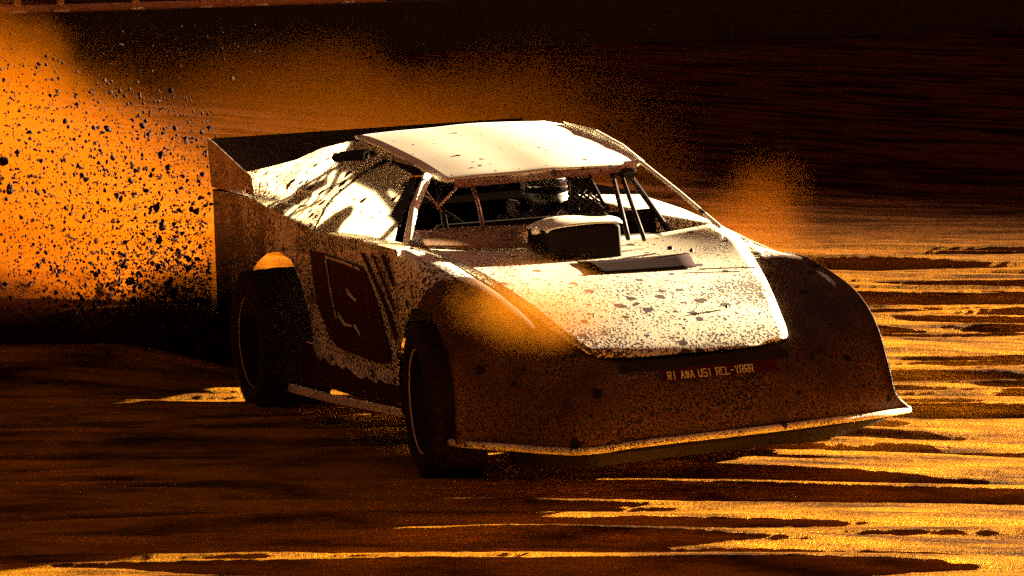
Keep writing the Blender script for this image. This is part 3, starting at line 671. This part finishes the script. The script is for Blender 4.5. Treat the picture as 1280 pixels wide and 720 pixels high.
for k in range(17000):
    u = random.random()
    if u < .58: px = 270 * random.random() ** .9; py = 60 + px * .30 + (395 - px * .30) * random.random() ** .75 - 10
    elif u < .72: px = random.gauss(205, 45); py = random.gauss(350, 38)
    elif u < .985: px = random.uniform(0, 272); py = random.gauss(402 - px * .04, 17)  # extra clods packed low to imitate self-shadow at the plume's foot
    else: px = random.uniform(0, 330); py = random.uniform(30, 230)
    if px > 264 and py > 172: continue
    dpt = random.uniform(20.2, 22.0); r_ = .0030 * math.exp(random.gauss(.15, .62)); p = pix(px, py, dpt)
    if p.z < .12 or p.x < -3.4: continue
    pos.append((min(r_, .030), p))
pos.sort(key=lambda a: -a[0])
for k, (r_, p) in enumerate(pos[:300]):
    o = D.objects.new('clay_clod', protos[k % 6]); COL.objects.link(o); o.location = p; o.scale = (r_ * random.uniform(.8, 1.5), r_ * random.uniform(.8, 1.2), r_)
    o.rotation_euler = (random.random() * 6, random.random() * 6, random.random() * 6)
    tag(o, 'dark clay clod flying in the glowing dust behind the car', 'clod', 'clay clods thrown up behind the car')
ico_v, ico_f = [], []
bm = bmesh.new(); bmesh.ops.create_icosphere(bm, subdivisions=1, radius=1); bv = np.array([v.co[:] for v in bm.verts]); bf = np.array([[v.index for v in f.verts] for f in bm.faces]); bm.free()
av, af = [], []
for k, (r_, p) in enumerate(pos[300:]):
    av.append(bv * r_ * rng.uniform(.7, 1.3, (1, 3)) + np.array(p)[None]); af.append(bf + k * len(bv))
me = D.meshes.new('clay_spray'); me.from_pydata(np.concatenate(av).tolist(), [], np.concatenate(af).tolist()); me.update()
tag(link('clay_spray', me, 'clod'), 'fine spray of dark clay crumbs in the dust behind the car', kind='stuff')

# ------------------------------------------------------------------ dust
def dust(name, lo, hi, puffs, albedo, g, label, nscale=1.2, step=None):
    """box of real smoke-like volume; puffs: (centre, radii, density)"""
    m = D.materials.new(name); m.use_nodes = True; t = m.node_tree; t.nodes.clear()
    out = N(t, 'ShaderNodeOutputMaterial'); pv = N(t, 'ShaderNodeVolumePrincipled')
    pv.inputs['Color'].default_value = (*albedo, 1); pv.inputs['Anisotropy'].default_value = g
    tc = N(t, 'ShaderNodeTexCoord'); co = tc.outputs['Object']
    nz = noise(t, co, nscale, 4, .6); tot = None
    for c, r_, d in puffs:
        mp = N(t, 'ShaderNodeMapping', vector_type='TEXTURE'); t.links.new(co, mp.inputs[0]); mp.inputs['Location'].default_value = c[:3]; mp.inputs['Scale'].default_value = r_
        if len(c) > 3: mp.inputs['Rotation'].default_value = (0, R(c[3]), 0)
        ln = N(t, 'ShaderNodeVectorMath', operation='LENGTH'); t.links.new(mp.outputs[0], ln.inputs[0])
        v = math_(t, 'ADD', ln.outputs['Value'], math_(t, 'MULTIPLY', math_(t, 'SUBTRACT', nz, .5), 1.3))
        s_ = math_(t, 'MULTIPLY', ramp(t, v, 1.0, .35), d)
        tot = s_ if tot is None else math_(t, 'ADD', tot, s_)
    tot = math_(t, 'MULTIPLY', tot, ramp(t, nz, .15, .7))
    t.links.new(tot, pv.inputs['Density']); t.links.new(pv.outputs[0], out.inputs['Volume'])
    M[name] = m
    c = (Vector(lo) + Vector(hi)) / 2; sz = Vector(hi) - Vector(lo)
    b = MB(); b.box(c, sz); o = b.build(name, name); tag(o, label, kind='stuff')
    return o
dust('dust_plume', (-7.5, 20.9, .0), (1.5, 27, 4.2),
     [((-3.1, 22.9, .55, 28), (2.7, 1.6, 1.25), 1.3), ((-1.2, 23.4, .9), (2.6, 1.4, .95), .085)],
     (.36, .105, .0015), .55, 'glowing orange dust plume thrown up behind the car at the left')
dust('dust_puff', (.45, 18.0, .2), (2.3, 20.6, 2.2),
     [((1.30, 19.2, .88), (.34, .5, .60), .12), ((1.05, 19.0, .85), (.45, .5, .4), .12)],
     (.60, .17, .004), .55, 'small puff of dust curling up beyond the left front fender', 2.5)

dust('dust_drift', (-.45, 16.0, .5), (.9, 17.6, 1.4), [((.12, 16.75, .90), (.44, .42, .26), .6)],
     (.60, .22, .01), .45, 'thin golden dust drifting over the near front fender and hood edge', 5)

dust('dark_veil', (-5.2, 20.35, .0), (-.85, 21.0, 1.0), [((-3.4, 20.7, .02), (3.2, .55, .70), 14), ((-1.55, 20.7, .05), (.8, .55, .80), 12)],  # absorbing veil put in to imitate shade low in the plume
     (.02, .004, .001), .2, 'dark low veil added to shade the foot of the dust behind the near rear wheel', 3.2)
